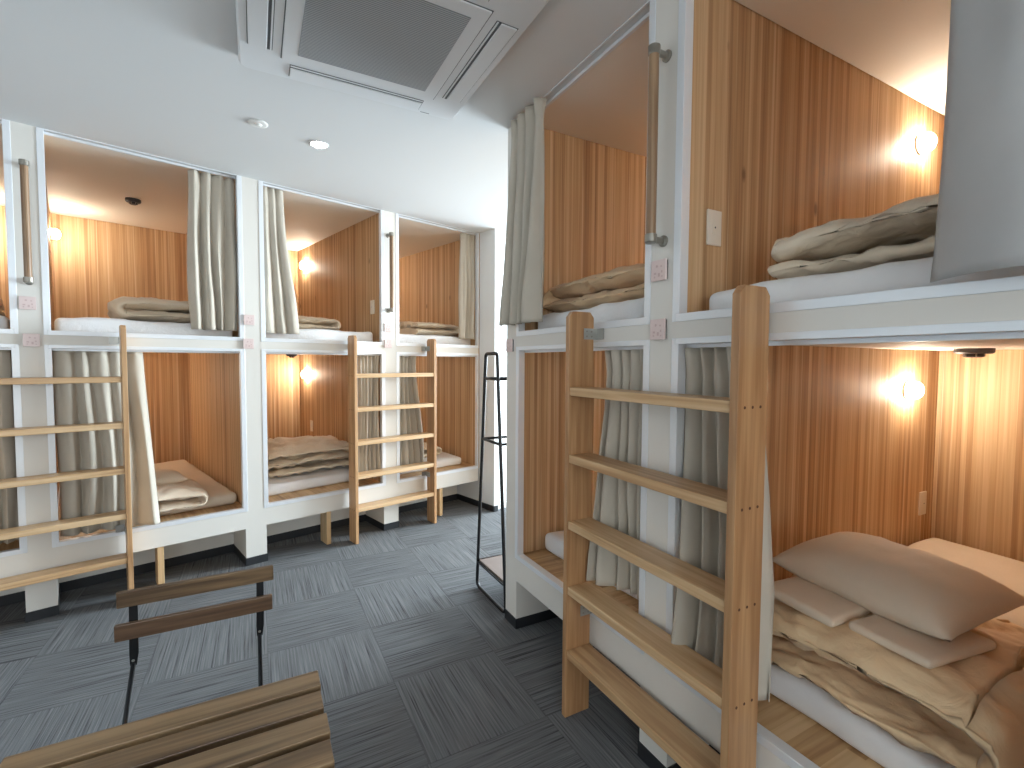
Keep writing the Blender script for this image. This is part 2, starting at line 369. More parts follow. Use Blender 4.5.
# ------------------------------------------------------------------ bunks
def capsule(frame, vf, vb, u0, u1, posts, label, support=None, wing=False):
    """one two-storey sleeping capsule; posts: list of (a, b) uprights that belong to it"""
    T = Thing('capsule_bunk', label, 'bunk bed', frame, ((u0 + u1) / 2, vf, 0), 'built in capsule bunks')
    FD = .03
    for a, b in posts:
        p = T.part('post', MB().box(a, b, vf, vf + FD, .0, ZC), PANEL)
        p2 = T.part('leg_panel', MB().box(a, b, vf + FD, vf + .35, .055, ZF), PANEL)
        T.part('skirting', MB().box(a - .004, b + .004, vf - .004, vf + .35, 0, .055), BLACKSK)
        T.part('partition', MB().box(a + .004, b - .004, vf + FD, vb, ZF, ZC - .001), STRIP)
    for a, b in ((u0, u1),):
        T.part('back_panel', MB().box(a - .06, b + .06, vb, vb + .03, ZO - .03, ZC - .001), STRIP)
        T.part('lower_fascia', MB().box(a, b, vf, vf + FD, ZF, ZO - .022), PANEL)
        T.part('lower_deck', MB().box(a, b, vf + .028, vb, ZO - .022, ZO), DECK)
        T.part('middle_rail', MB().box(a, b, vf, vf + FD, ZR0 + .02, ZR1 - .026), PANEL)
        T.part('upper_deck', MB().box(a, b, vf + FD, vb, ZR0 + .01, ZR1 - .02), CREAM)
        T.part('ceiling_board', MB().box(a, b, vf + .05, vb, ZC - .012, ZC - .001), CREAM)
        T.part('recess_panel', MB().box(a, b, vf + .35, vf + .37, .055, ZO - .03), PANEL)
        T.part('skirting', MB().box(a, b, vf + .342, vf + .352, 0, .06), BLACKSK)
        e = .003; w = .026; d = .035
        lf = MB().box(a, b, vf - e, vf + d, ZO - w + .004, ZO + .004).box(a, b, vf - e, vf + d, ZR0, ZR0 + .020)
        lf.box(a - .002, a + w * .55, vf - e, vf + d, ZO, ZR0).box(b - w * .55, b + .002, vf - e, vf + d, ZO, ZR0)
        lf.box(a - w * .6, a, vf - e, vf, ZO - w + .004, ZR0 + .02).box(b, b + (0 if wing else w * .6), vf - e, vf, ZO - w + .004, ZR0 + .02)
        T.part('lower_frame', lf, ALU, bevel=.0015)
        uf = MB().box(a, b, vf - e, vf + d, ZR1 - w, ZR1)
        uf.box(a - .002, a + w * .55, vf - e, vf + d, ZR1, ZC).box(b - w * .55, b + .002, vf - e, vf + d, ZR1, ZC)
        uf.box(a - w * .6, a, vf - e, vf, ZR1 - w, ZC).box(b, b + (0 if wing else w * .6), vf - e, vf, ZR1 - w, ZC)
        T.part('upper_frame', uf, ALU, bevel=.0015)
        T.part('curtain_track', MB().box(a + .01, b - .01, vf + .036, vf + .050, ZC - .016, ZC - .002).box(a, b, vf - .001, vf + .008, ZC - .004, ZC), ALU)
        T.part('curtain_track', MB().box(a + .01, b - .01, vf + .038, vf + .058, ZR0 - .012, ZR0 + .012), ALU)
        if support: T.part('support_board', MB().box(support - .017, support + .017, vf + .01, vf + .14, 0, ZF), LADP, bevel=.002)
    return T
LF, LB = 3.702, 5.713
RF, RB = 1.227, 3.141
LP = [(-1.294, -1.166), (-.212, -.084), (.8815, 1.0166), (1.944, 2.082)]
capsule('L', LF, LB, -2.27, -1.294, [(-2.40, -2.27)], 'capsule bunk at the left end of the far row, outside the photo')
capsule('L', LF, LB, -1.166, -.212, [LP[0]], 'white framed capsule bunk cut off by the left edge of the photo')
capsule('L', LF, LB, -.084, .8815, [LP[1]], 'capsule bunk of the far row beside the left ladder, curtains half drawn below', .395)
capsule('L', LF, LB, 1.0166, 1.944, [LP[2]], 'middle capsule bunk of the far row with both wall lamps lit', 1.472)
t5 = capsule('L', LF, LB, 2.082, 2.972, [LP[3]], 'last capsule bunk of the far row beside the white end wall', 2.535, wing=True)
t5.part('side_lining', MB().box(2.972, 2.984, LF + .001, LB, ZO - .02, ZC - .001), STRIP)
RP = [(-2.347, -2.223), (-1.275, -1.142), (-.194, -.061)]
capsule('Q', RF, RB, -2.223, -1.275, [RP[0], RP[1]], 'capsule bunk at the far end of the right row beside the black rack', -1.75)
capsule('Q', RF, RB, -1.142, -.194, [RP[2]], 'nearest capsule bunk at the right with lit lower berth and piled bedding', -.67)
capsule('Q', RF, RB, -.061, .90, [(.90, 1.03), ], 'capsule bunk of the right row beside the camera, outside the photo')
# outer cheek of the right row
# ------------------------------------------------------------------ wall lamps, outlets, detectors, signs, bars
def wall_lamp(frame, u, v, z, side, label):
    """side +1: mounted on a wall whose normal is +u, -1: normal -u"""
    T = Thing('wall_lamp', label, 'wall lamp', frame, (u, v, z), 'round lamps in the berths')
    s = side
    T.part('mounting_plate', MB().lathe((u, v, z), [(.047, 0), (.047, s * .008), (.040, s * .014)], 'x', 28), PLASTIC, smooth=False)
    T.part('globe', MB().lathe((u, v, z), [(.036, s * .014)] + [(.042 * math.cos(a), s * (.034 + .030 * math.sin(a))) for a in [R(x) for x in range(-40, 90, 13)]] + [(.003, s * .064)], 'x', 24), WARM, smooth=True)
e = .0042
wall_lamp('L', 1.944 + e, 5.47, 2.50, -1, 'lit round lamp in the upper middle berth of the far row')
wall_lamp('L', 1.944 + e, 5.47, 1.30, -1, 'lit round lamp in the lower middle berth above the rumpled duvet')
wall_lamp('L', -.084 - e, 5.42, 2.47, +1, 'lit round lamp in the upper berth beside the wooden handle at left')
wall_lamp('L', -.212 + e, 5.45, 2.45, -1, 'lit round lamp at the very left edge of the photo')
wall_lamp('L', -.084 - e, 5.42, 1.30, +1, 'round lamp behind the curtain of the lower left berth')
wall_lamp('L', 2.082 - e, 5.45, 2.47, +1, 'round lamp hidden in the upper berth beside the end wall')
wall_lamp('L', 2.082 - e, 5.45, 1.30, +1, 'round lamp hidden in the lower berth beside the end wall')
wall_lamp('Q', -1.275 + e, 2.83, 2.505, -1, 'round lamp hidden by the post in the far upper berth of the right row')
wall_lamp('Q', -1.275 + e, 2.815, 1.325, -1, 'round lamp hidden by the curtain in the far lower berth of the right row')
wall_lamp('Q', -1.142 - e, 2.83, 2.505, +1, 'lit round lamp in the nearest upper berth at the right')
wall_lamp('Q', -1.142 - e, 2.815, 1.325, +1, 'lit round lamp in the nearest lower berth over the outlet')
def outlet(frame, u, v, z, side, label, mat=IVORY, h=.06):
    T = Thing('outlet', label, 'wall outlet', frame, (u, v, z), 'outlets in the berths')
    T.part('cover_plate', MB().box(u, u + side * .008, v - .035, v + .035, z - h, z + h), mat, bevel=.003)
    T.part('socket_insert', MB().box(u + side * .008, u + side * .010, v - .012, v + .012, z - .024, z + .024), mat, bevel=.0008)
    T.part('screw', MB().lathe((u + side * .010, v, z), [(.003, 0), (.003, side * .001)], 'x', 10), DARKP)
outlet('L', 1.944 + e, 5.35, .735, -1, 'pale outlet low on the wood wall of the lower middle berth')
outlet('L', 1.944 + e, 3.89, 1.92, -1, 'white outlet near the front edge of the upper middle berth')
outlet('L', -.084 - e, 3.80, 1.92, +1, 'white outlet beside the left frame of the upper left berth', PLASTIC)
outlet('Q', -1.142 - e, 1.398, 1.915, +1, 'ivory outlet on the wood wall above the near ladder')
outlet('Q', -1.142 - e, 3.02, .736, +1, 'ivory outlet under the lamp of the nearest lower berth')
def detector(frame, u, v, z, label, big=1.0):
    T = Thing('smoke_detector', label, 'smoke detector', frame, (u, v, z), 'dark detectors under the berth ceilings')
    T.part('housing', MB().lathe((u, v, z), [(.05 * big, 0), (.05 * big, -.018), (.044 * big, -.024), (.026 * big, -.024)], 'z', 28), DARKP)
    T.part('sensor', MB().lathe((u, v, z), [(.026 * big, -.024), (.026 * big, -.036), (.020 * big, -.040)], 'z', 20), DARKP)
    for k in range(6):
        a = k * PI / 3; T.part('vent_rib', MB().lathe((u + .0262 * big * math.cos(a), v + .0262 * big * math.sin(a), z), [(.003, -.024), (.003, -.037)], 'z', 6), GREYM)
detector('L', .398, 4.778, ZC - .012, 'grey detector on the ceiling of the upper left berth')
detector('L', 1.649, 5.05, ZR0 + .01, 'dark detector on the ceiling of the lower middle berth')
detector('Q', -.90, 2.80, ZR0 + .01, 'dark detector on the ceiling of the nearest lower berth', 1.35)

def sign(frame, vf, u, z, label, w=.066, h=.07, top=PINK):
    T = Thing('number_sign', label, 'sign', frame, (u, vf, z), 'small pink berth signs on the posts')
    y0 = vf - .014
    T.part('magnet_backing', MB().box(u - w / 2 + .003, u + w / 2 - .003, vf - .006, vf, z - h / 2 + .003, z + h / 2 - .003), DARKP)
    T.part('plate', MB().box(u - w / 2, u + w / 2, y0, vf - .006, z - h / 2, z + h / 2), top, bevel=.001)
    mk = MB()
    # small unreadable printed flecks
    mk.lathe((u - .006, y0, z + .014), [(.0045, 0), (.0045, -.0008)], 'y', 12)
    for dx, dz, ww, hh in ((-.014, -.010, .010, .007), (-.016, -.022, .006, .006), (.004, -.016, .008, .012), (.017, -.006, .006, .008), (.014, .012, .007, .005), (.018, -.022, .005, .005)):
        mk.box(u + dx - ww / 2, u + dx + ww / 2, y0 - .0008, y0, z + dz - hh / 2, z + dz + hh / 2)
    T.part('printed_mark', mk, PINKD)
for fr, vf, u, z, lb in (('L', LF, -.157, 1.755, 'pink sign beside the upper left berth, above its pair'),
                     ('L', LF, -.148, 1.555, 'pink sign on the left post level with the middle rail'),
                     ('L', LF, .925, 1.733, 'upper pink sign on the post between the hanging curtains'),
                     ('L', LF, .918, 1.568, 'lower pink sign on the post between the hanging curtains'),
                     ('L', LF, 1.985, 1.735, 'upper pale sign on the post under the dark slim handle'),
                     ('L', LF, 1.985, 1.600, 'lower pale sign on the post between the two far ladder curtains'),
                     ('Q', RF, -1.213, 1.765, 'pink sign under the wooden grab handle of the right row'),
                     ('Q', RF, -1.213, 1.565, 'pink sign beside the curtains behind the near ladder'),
                     ('Q', RF, -2.30, 1.540, 'pink sign on the far end post of the right row')):
    sign(fr, vf, u, z, lb)

def grab_bar(frame, vf, u, z0, z1, label, out=.06):
    T = Thing('grab_bar', label, 'handle', frame, (u, vf, z0), 'wooden grab bars on the posts')
    v = vf - out
    T.part('bar', MB().tube([(u, v, z0 + .005), (u, v, (z0 + z1) / 2), (u, v, z1 - .005)], .0165, 16), BARW, smooth=False)
    for z, s in ((z0, 1), (z1, -1)):
        mb = MB().lathe((u, v, z), [(.017, -.014 * 1), (.020, -.010), (.020, .014), (.0175, .016)], 'z', 20)
        mb.tube([(u, v + .012, z), (u, vf - .004, z)], .011, 12)
        mb.lathe((u, vf, z), [(.019, 0), (.019, -.006), (.012, -.010)], 'y', 20)
        T.part('bracket', mb, GREYM, smooth=False)
grab_bar('Q', RF, -1.203, 1.862, 2.470, 'wooden grab bar with grey brackets on the right row post')
grab_bar('L', LF, -.148, 1.872, 2.485, 'wooden grab bar on the leftmost post of the far row')
grab_bar('L', LF, 1.995, 1.880, 2.505, 'slim grab bar on the post right of the middle berth')

# ------------------------------------------------------------------ ladders
def ladder(frame, vf, ua, ub, label, visible_plugs=True):
    """ua, ub: outer faces of the two uprights"""
    T = Thing('bunk_ladder', label, 'ladder', frame, ((ua + ub) / 2, vf - .137, 0), 'wooden bunk ladders')
    v0, v1, H, t, c = vf - .137, vf - .017, 1.652, .025, .022
    for a in (ua, ub - t):
        st = T.part('upright', MB().prism([(v0, 0), (v1, 0), (v1, H - c), (v1 - c * .8, H), (v0 + c * .8, H), (v0, H - c)], 'x', a, a + t), LADV, bevel=.002)
    for z in (1.352, 1.083, .815, .547, .283):
        T.part('rung', MB().box(ua + t, ub - t, v0 + .004, v1 - .006, z - .033, z), LADH, bevel=.003)
    for z in (1.352, 1.083, .815, .547, .283):
        for s, u in ((-1, ua), (1, ub)):
            for k in range(3):
                T.part('plug', MB().lathe((u, v0 + .028 + k * .032, z - .017), [(.0042, -s * .001), (.0042, s * .0006)], 'x', 10), PLUG)
    for z in (1.565, .43):
        for a, s in ((ua + t, 1), (ub - t, -1)):
            br = MB().box(a, a + s * .003, v1 - .050, v1 + .002, z - .022, z + .022).box(a, a + s * .045, v1 + .014, vf - .0005, z - .022, z + .022).box(a, a + s * .003, v1, vf, z - .022, z + .022)
            b_ = T.part('angle_bracket', br, GALV)
            for dx, dz in ((-.012, -.01), (-.012, .01), (-.036, -.01), (-.036, .01)):
                T.part('bracket_screw', MB().lathe((a + s * .003, v1 + dx, z + dz), [(.004, 0), (.003, s * .0015)], 'x', 8), GREYM, parent=b_)
    return T
ladder('Q', RF, -1.581, -.804, 'large wooden ladder in front of the right row, nearest the camera')
ladder('L', LF, 1.627, 2.388, 'wooden ladder at the far row beside the end wall bunk')
ladder('L', LF, -.540, .247, 'wooden ladder cut off by the left edge of the photo')

# ------------------------------------------------------------------ curtains
def curtain(frame, v0, lt, rt, zt, lb, rb, zb, n, amp_t, amp_b, seed, label, mat=CURT, flare=0.0, flare_s=None, hem=.0, pinch=.09, spill=None, lift=None):
    rnd = random.Random(seed)
    ph = [rnd.uniform(-.5, .5) for _ in range(n * 2 + 3)]
    am = [rnd.uniform(.5, 1.4) for _ in range(n * 2 + 3)]
    H = zt - zb
    def fn(s, t):
        x = min(max(s * n + .42 * noise.noise(Vector((s * n * .8 + seed * 3.1, t * .9, seed))) * min(1, 6 * s, 6 * (1 - s)), 0), n)
        k = int(min(x, n - 1e-6)); fr = x - k
        a0, a1 = am[k], am[k + 1]; A = a0 + (a1 - a0) * fr
        te = t * t * (3 - 2 * t)
        ul = lt + (lb - lt) * te; ur = rt + (rb - rt) * te
        wob = .20 * math.sin(1.7 * s * n + ph[0] * 6 + t * 2.2) * t
        th = 2 * PI * (x + wob * .5)
        d = t * H
        if d < pinch: q = .9 - .45 * (d / pinch)
        else: q = .45 + .55 * min(1, (d - pinch) / (.35 * H))
        amp = (amp_t + (amp_b - amp_t) * t) * q * A
        u = ul + (ur - ul) * (s + .010 * math.sin(th * .5 + seed))
        u += .30 * amp * math.sin(th) * (.4 + .6 * math.sin(k * 2.1 + seed))
        u += .016 * math.sin(4 * t + 3 * s + seed) * t
        v = v0 + amp * (1.1 - 2 * abs(math.sin(th / 2)) ** .7) + .008 * noise.noise(Vector((s * 5 + seed, t * 4, 0))) * (.3 + t)
        fl = flare * (flare_s(s) if flare_s else 1.0)
        v -= fl * max(0, (t - .25) / .75) ** 1.6
        z = zt - d
        if spill and t > .9: z, v = spill(s, t, z, v)
        if lift: z += lift(s) * t
        if u < min(lb, lt) - .03: u = min(lb, lt) - .03
        return u, v, z
    mb = MB().grid(fn, n * 14, 46)
    o = solo('privacy_curtain', label, 'curtain', mb, mat, frame, ((lb + rb) / 2, v0, zb), 'beige privacy curtains of the berths', smooth=True, solid=.003)
    return o
LV = LF + .048; RV = RF + .048
curtain('L', LV, .60, .866, ZC - .02, .585, .868, 1.655, 4, .024, .034, 3, 'bunched curtain at the right of the upper left berth', flare=.012)
curtain('L', LV, 1.028, 1.185, ZC - .02, 1.030, 1.270, 1.650, 3, .020, .036, 7, 'curtain drawn to the left in the upper middle berth', flare=.012)
curtain('L', LV, 2.80, 2.965, ZC - .02, 2.755, 2.970, 1.672, 3, .022, .036, 11, 'curtain beside the white end wall in the last upper berth', flare=.015)
curtain('L', LV, -.068, .335, ZR0 - .012, -.066, .400, .43, 5, .030, .038, 5, 'wide curtain covering the lower left berth behind the ladder', flare=.085, flare_s=lambda s: s ** 2)
curtain('L', LV, -.47, -.228, ZR0 - .012, -.47, -.232, .45, 3, .022, .034, 9, 'lower curtain at the very left edge of the photo')
curtain('L', LV, 1.745, 1.928, ZR0 - .012, 1.735, 1.928, .47, 6, .030, .026, 13, 'gathered curtain in the lower middle berth behind the far ladder')
curtain('L', LV, 2.098, 2.290, ZR0 - .012, 2.098, 2.370, .50, 5, .030, .028, 15, 'gathered curtain in the last lower berth behind the far ladder')
curtain('Q', RF - .03, -2.255, -1.955, ZC - .02, -2.335, -1.950, 1.645, 4, .024, .034, 17, 'curtain hanging at the far end of the right row, upper berth', flare=.02, flare_s=lambda s: 1 - .6 * s)
curtain('Q', RF - .03, -.462, -.07, ZC - .02, -.452, -.05, 1.618, 2, .030, .045, 19, 'large pale curtain at the upper right corner of the photo', CURTL, flare=.07, flare_s=lambda s: s)
curtain('Q', RV, -1.560, -1.300, ZR0 - .012, -1.560, -1.300, .565, 5, .040, .036, 21, 'gathered curtain left of the post behind the near ladder', flare=.095, flare_s=lambda s: max(0, 1 - 1.5 * s))
curtain('Q', RV, -1.138, -.88, ZR0 - .012, -1.115, -.812, .475, 5, .038, .036, 23, 'gathered curtain right of the post behind the near ladder', flare=.10, flare_s=lambda s: max(0, 1 - 1.9 * s), lift=lambda s: .06 * max(0, .45 - s))

# ------------------------------------------------------------------ bedding
def roundbox(u0, u1, v0, v1, z0, z1, r, step=.05, bump=.008, seed=0, droop=0.0, sk=(0, 0)):
    def axis(a, b):
        L = b - a; n = max(2, int((L - 2 * r) / step)); e = [0, r * .25, r * .6]
        pts = [a + q for q in e] + [a + r + (L - 2 * r) * i / n for i in range(n + 1)] + [b - q for q in e[::-1]]
        return pts
    xs, ys, zs = axis(u0, u1), axis(v0, v1), axis(z0, z1)
    mb = MB(); idx = {}
    def vid(i, j, k):
        key = (i, j, k)
        if key not in idx:
            p = Vector((xs[i], ys[j], zs[k]))
            c = Vector((min(max(p.x, u0 + r), u1 - r), min(max(p.y, v0 + r), v1 - r), min(max(p.z, z0 + r), z1 - r)))
            d = p - c
            if d.length > 1e-9: p = c + d.normalized() * min(r, max(abs(d.x), abs(d.y), abs(d.z)))
            q = Vector((p.x * 3.1 + seed * 7, p.y * 3.1, p.z * 3))
            nz = noise.noise(q) * 1.0 + .5 * noise.noise(q * 3.3)
            top = (p.z - z0) / (z1 - z0)
            p.z += bump * nz * top * 1.4
            edge = noise.noise(Vector((p.x * 5, p.y * 5, seed + 9.)))
            p.x += bump * edge; p.y += bump * noise.noise(Vector((p.x * 6, p.y * 6, seed + 4.)))
            uu = (p.x - u0) / (u1 - u0) - .5; vv = (p.y - v0) / (v1 - v0) - .5
            p.x += sk[0] * vv; p.y += sk[1] * uu
            idx[key] = len(mb.v); mb.v.append(tuple(p))
        return idx[key]
    nx, ny, nz_ = len(xs) - 1, len(ys) - 1, len(zs) - 1
    for i in range(nx):
        for j in range(ny):
            for k in (0, nz_): mb.f.append((vid(i, j, k), vid(i + 1, j, k), vid(i + 1, j + 1, k), vid(i, j + 1, k)))
    for i in range(nx):
        for k in range(nz_):
            for j in (0, ny): mb.f.append((vid(i, j, k), vid(i + 1, j, k), vid(i + 1, j, k + 1), vid(i, j, k + 1)))
    for j in range(ny):
        for k in range(nz_):
            for i in (0, nx): mb.f.append((vid(i, j, k), vid(i, j + 1, k), vid(i, j + 1, k + 1), vid(i, j, k + 1)))
    return mb
def folded(a0, a1, b0, b1, z0, n, t, seed, swap=False, start=1, wr=.010, sag=.15, lay=None, skew=0.0, crease=1.0):
    """a quilt folded n times; cross-section in (a,z), extruded along b.  swap: a is v instead of u."""
    rnd = random.Random(seed); W = a1 - a0
    ts = [t * (lay[i] if lay else rnd.uniform(.88, 1.12)) for i in range(n)]
    zc = []; z = z0
    for q in ts: zc.append(z + q / 2); z += q
    path = []; m = 26; side = start
    for i in range(n):
        xa, xb = (a1, a0) if side > 0 else (a0, a1)
        ins = ts[i] * .5
        jit = [rnd.uniform(-.02, .02), rnd.uniform(-.02, .02)]
        for k in range(m + 1):
            f = k / m; x = xa + (xb - xa) * f
            x = min(max(x, a0 + ins), a1 - ins)
            path.append((x, zc[i], ts[i] / 2 * (1.0 if 0 < k < m else .96)))
        if i < n - 1:
            s_ = -1 if xb == a0 else 1; r_ = (zc[i + 1] - zc[i]) / 2; cx = (a0 + ins) if s_ < 0 else (a1 - ins)
            for k in range(1, 6):
                an = -PI / 2 + PI * k / 6
                path.append((cx + s_ * r_ * .85 * math.cos(an), (zc[i] + zc[i + 1]) / 2 + r_ * math.sin(an), (ts[i] + ts[i + 1]) / 4 * .95))
        side = -side
    P = [Vector((p[0], p[1])) for p in path]; M = len(P)
    nor = []
    for i in range(M):
        d = P[min(i + 1, M - 1)] - P[max(i - 1, 0)]
        if d.length < 1e-6: d = Vector((1, 0))
        d.normalize(); nor.append(Vector((-d.y, d.x)))
    mb = MB(); NB = 84; ring = 2 * M + 6
    hgt = z - z0
    for j in range(NB + 1):
        w = j / NB; s = 2 * w - 1; s2 = math.copysign(1 - (1 - abs(s)) ** 1.6, s)
        f = max(0.0, 1 - abs(s2) ** 5) ** .5
        b = (b0 + b1) / 2 + (b1 - b0) / 2 * s2
        def put(p, off, i, sgn):
            q = p + off
            # wrinkles run across the folds
            qq = Vector((q.x * 4.0 + seed, b * 4.0, q.y * 9 + sgn))
            big = noise.noise(qq * .9) * .024
            wx = noise.noise(Vector((q.x * 3 + seed, b * 3, sgn))) * .12
            rid = (1 - abs(noise.noise(Vector((q.x * 12 + wx * 20 + seed * 3, b * 4.5 + q.y * 3, sgn + i * .02))))) ** 3
            rid2 = (1 - abs(noise.noise(Vector((q.x * 6 - seed, (b + wx) * 16, sgn + q.y * 5))))) ** 4
            q2 = q + (off.normalized() * (big - wr * (rid + .6 * rid2 - .35) * 1.1 * crease) if off.length > 1e-6 else Vector((0, 0)))
            zz = z0 + max(.002, q2.y - z0)
            h = (zz - z0) / hgt
            ar = (q2.x - (a0 + a1) / 2) / (W / 2)
            zz -= hgt * sag * h * h * (abs(ar) ** 3 * .5 + abs(s2) ** 3 * .5)
            aa = q2.x + skew * s2 + .018 * noise.noise(Vector((b * 6, zz * 14, seed + 1.))) * (1 if abs(ar) > .5 else .3)
            bb = b + .022 * noise.noise(Vector((q.x * 7, zz * 16, seed + 5.))) * abs(s2) ** 2
            mb.v.append((bb, aa, zz) if swap else (aa, bb, zz))
        o0 = len(mb.v)
        for i in range(M): put(P[i], nor[i] * path[i][2] * f, i, 0.)
        de = (P[-1] - P[-2]).normalized()
        for k in range(1, 4):
            an = PI * k / 4; off = (nor[-1] * math.cos(an) + de * math.sin(an)) * path[-1][2] * f; put(P[-1], off, M, .3)
        for i in range(M - 1, -1, -1): put(P[i], -nor[i] * path[i][2] * f, i, 0.6)
        ds = (P[0] - P[1]).normalized()
        for k in range(1, 4):
            an = PI * k / 4; off = (-nor[0] * math.cos(an) + ds * math.sin(an)) * path[0][2] * f; put(P[0], off, 0, .8)
        ring = len(mb.v) - o0
    for j in range(NB):
        for i in range(ring):
            i2 = (i + 1) % ring; mb.f.append((j * ring + i, j * ring + i2, (j + 1) * ring + i2, (j + 1) * ring + i))
    return mb
def rot2(mb, cx, cy, deg, pitch=0.0, cz=0.0, roll=0.0):
    c, s = math.cos(R(deg)), math.sin(R(deg)); out = []
    for x, y, z in mb.v:
        x -= cx; y -= cy
        z2 = z + math.tan(R(pitch)) * y + math.tan(R(roll)) * x
        out.append((cx + x * c - y * s, cy + x * s + y * c, z2))
    mb.v = out; return mb
def pillow(cu, cv, z, lu, lv, h, deg, seed, tilt=0.0, roll=0.0):
    mb = MB()
    def surf(sgn):
        def fn(a, b):
            s, t = 2 * a - 1, 2 * b - 1
            k = max(0, 1 - abs(s) ** 3.4) ** .6 * max(0, 1 - abs(t) ** 3.0) ** .6
            x = s * lu / 2 * (1 - .05 * (1 - t * t)); y = t * lv / 2 * (1 - .07 * (1 - s * s))
            w = .006 * noise.noise(Vector((x * 9 + seed, y * 9, sgn))) + .005 * (1 - abs(noise.noise(Vector((x * 14, y * 5 + seed, sgn))))) ** 5
            zz = z + h * .42 + sgn * (h * (.58 if sgn > 0 else .42) * k + w * k)
            return cu + x, cv + y, zz
        return fn
    mb.grid(surf(1), 36, 36).grid(surf(-1), 36, 36)
    return rot2(mb, cu, cv, deg, tilt, 0, roll)
def bed(kind, label, cat, mb, mat, frame, base, grp=None, sub=0):
    o = solo(kind, label, cat, mb, mat, frame, base, grp, smooth=True)
    bm = bmesh.new(); bm.from_mesh(o.data); bmesh.ops.remove_doubles(bm, verts=bm.verts, dist=.0004); bmesh.ops.recalc_face_normals(bm, faces=bm.faces); bm.to_mesh(o.data); bm.free()
    for p in o.data.polygons: p.use_smooth = True
    if sub:
        md = o.modifiers.new('Subdivision', 'SUBSURF'); md.levels = sub; md.render_levels = sub
    return o
GM, GD, GP = 'white futon mattresses', 'folded beige duvets', 'pillows on the bedding'
UZ = ZR1 - .02      # top of the upper decks
# --- far row, upper berths
bed('mattress', 'white mattress in the upper berth at the left edge', 'mattress', roundbox(-1.10, -.24, LF + .07, 5.6, UZ, UZ + .10, .03, seed=1), SHEETW, 'L', (-.6, 4.6, UZ), GM)
bed('folded_duvet', 'beige duvet in the upper berth at the left edge', 'duvet', folded(-.95, -.27, 4.0, 4.7, UZ + .10, 2, .085, 41), DUVP, 'L', (-.6, 4.3, UZ + .1), GD)
bed('mattress', 'white mattress in the upper berth left of the first bunched curtain', 'mattress', roundbox(-.06, .85, LF + .09, 5.6, UZ, UZ + .105, .03, seed=2, bump=.012), SHEETW, 'L', (.4, 4.6, UZ), GM)
bed('folded_duvet', 'folded duvet in the upper left berth under the grey detector', 'duvet', folded(.235, .84, 3.97, 4.65, UZ + .11, 2, .085, 5, start=1), DUVP, 'L', (.5, 4.3, UZ + .11), GD)
bed('mattress', 'white mattress in the upper middle berth of the far row', 'mattress', roundbox(1.03, 1.90, LF + .09, 5.6, UZ, UZ + .105, .03, seed=3, bump=.012), SHEETW, 'L', (1.5, 4.6, UZ), GM)
bed('folded_duvet', 'folded duvet beside the curtain in the upper middle berth', 'duvet', folded(1.16, 1.70, 3.98, 4.55, UZ + .11, 2, .062, 8, start=-1), DUVP, 'L', (1.4, 4.2, UZ + .11), GD)
bed('pillow', 'white pillow behind the duvet in the upper middle berth', 'pillow', pillow(1.40, 4.72, UZ + .11, .5, .36, .17, 0, 3), SHEETW, 'L', (1.40, 4.72, UZ + .11), GP)
bed('mattress', 'white mattress in the last upper berth by the end wall', 'mattress', roundbox(2.10, 2.96, LF + .09, 5.6, UZ, UZ + .105, .03, seed=4, bump=.012), SHEETW, 'L', (2.5, 4.6, UZ), GM)
bed('folded_duvet', 'folded duvet in the last upper berth by the end wall', 'duvet', folded(2.40, 2.93, 3.95, 4.55, UZ + .11, 2, .078, 9, start=-1), DUVP, 'L', (2.7, 4.2, UZ + .11), GD)
bed('pillow', 'pale pillow left of the duvet in the last upper berth', 'pillow', pillow(2.33, 4.78, UZ + .11, .46, .34, .16, 6, 4), PILB, 'L', (2.33, 4.78, UZ + .11), GP)
# --- far row, lower berths
bed('mattress', 'cream covered mattress in the lower berth beside the wide curtain', 'mattress', roundbox(.10, .845, LF + .17, 5.6, ZO, ZO + .075, .03, seed=6, bump=.012, sk=(-.06, 0)), SHEETB, 'L', (.5, 4.7, ZO), GM)
bed('folded_duvet', 'small folded duvet at the front of the lower left berth', 'duvet', folded(.14, .66, LF + .05, 4.25, ZO + .035, 2, .072, 12, start=-1), PILB, 'L', (.4, 4.0, ZO + .05), GD)
bed('pillow', 'grey beige pillow beside the curtain in the lower left berth', 'pillow', pillow(.38, 4.08, ZO + .17, .40, .30, .10, 5, 9), PILB, 'L', (.33, 4.12, ZO + .16), GP)
bed('mattress', 'white mattress in the lower middle berth on the wood deck', 'mattress', roundbox(1.04, 1.90, LF + .22, 5.55, ZO, ZO + .085, .03, seed=8, bump=.014, sk=(0, .05)), SHEETW, 'L', (1.5, 4.7, ZO), GM)
bed('folded_duvet', 'big rumpled beige duvet in the lower middle berth', 'duvet', folded(1.10, 1.88, 4.06, 4.78, ZO + .09, 3, .085, 14, start=-1, wr=.02, sag=.32, crease=1.4), DUVP, 'L', (1.5, 4.4, ZO + .09), GD)
bed('mattress', 'white mattress in the last lower berth by the end wall', 'mattress', roundbox(2.12, 2.90, LF + .16, 5.55, ZO, ZO + .085, .03, seed=10, bump=.012), SHEETW, 'L', (2.5, 4.7, ZO), GM)
bed('folded_duvet', 'beige duvet behind the far ladder in the last lower berth', 'duvet', folded(2.20, 2.74, 4.0, 4.6, ZO + .09, 2, .06, 16, start=-1), DUVP, 'L', (2.5, 4.3, ZO + .09), GD)
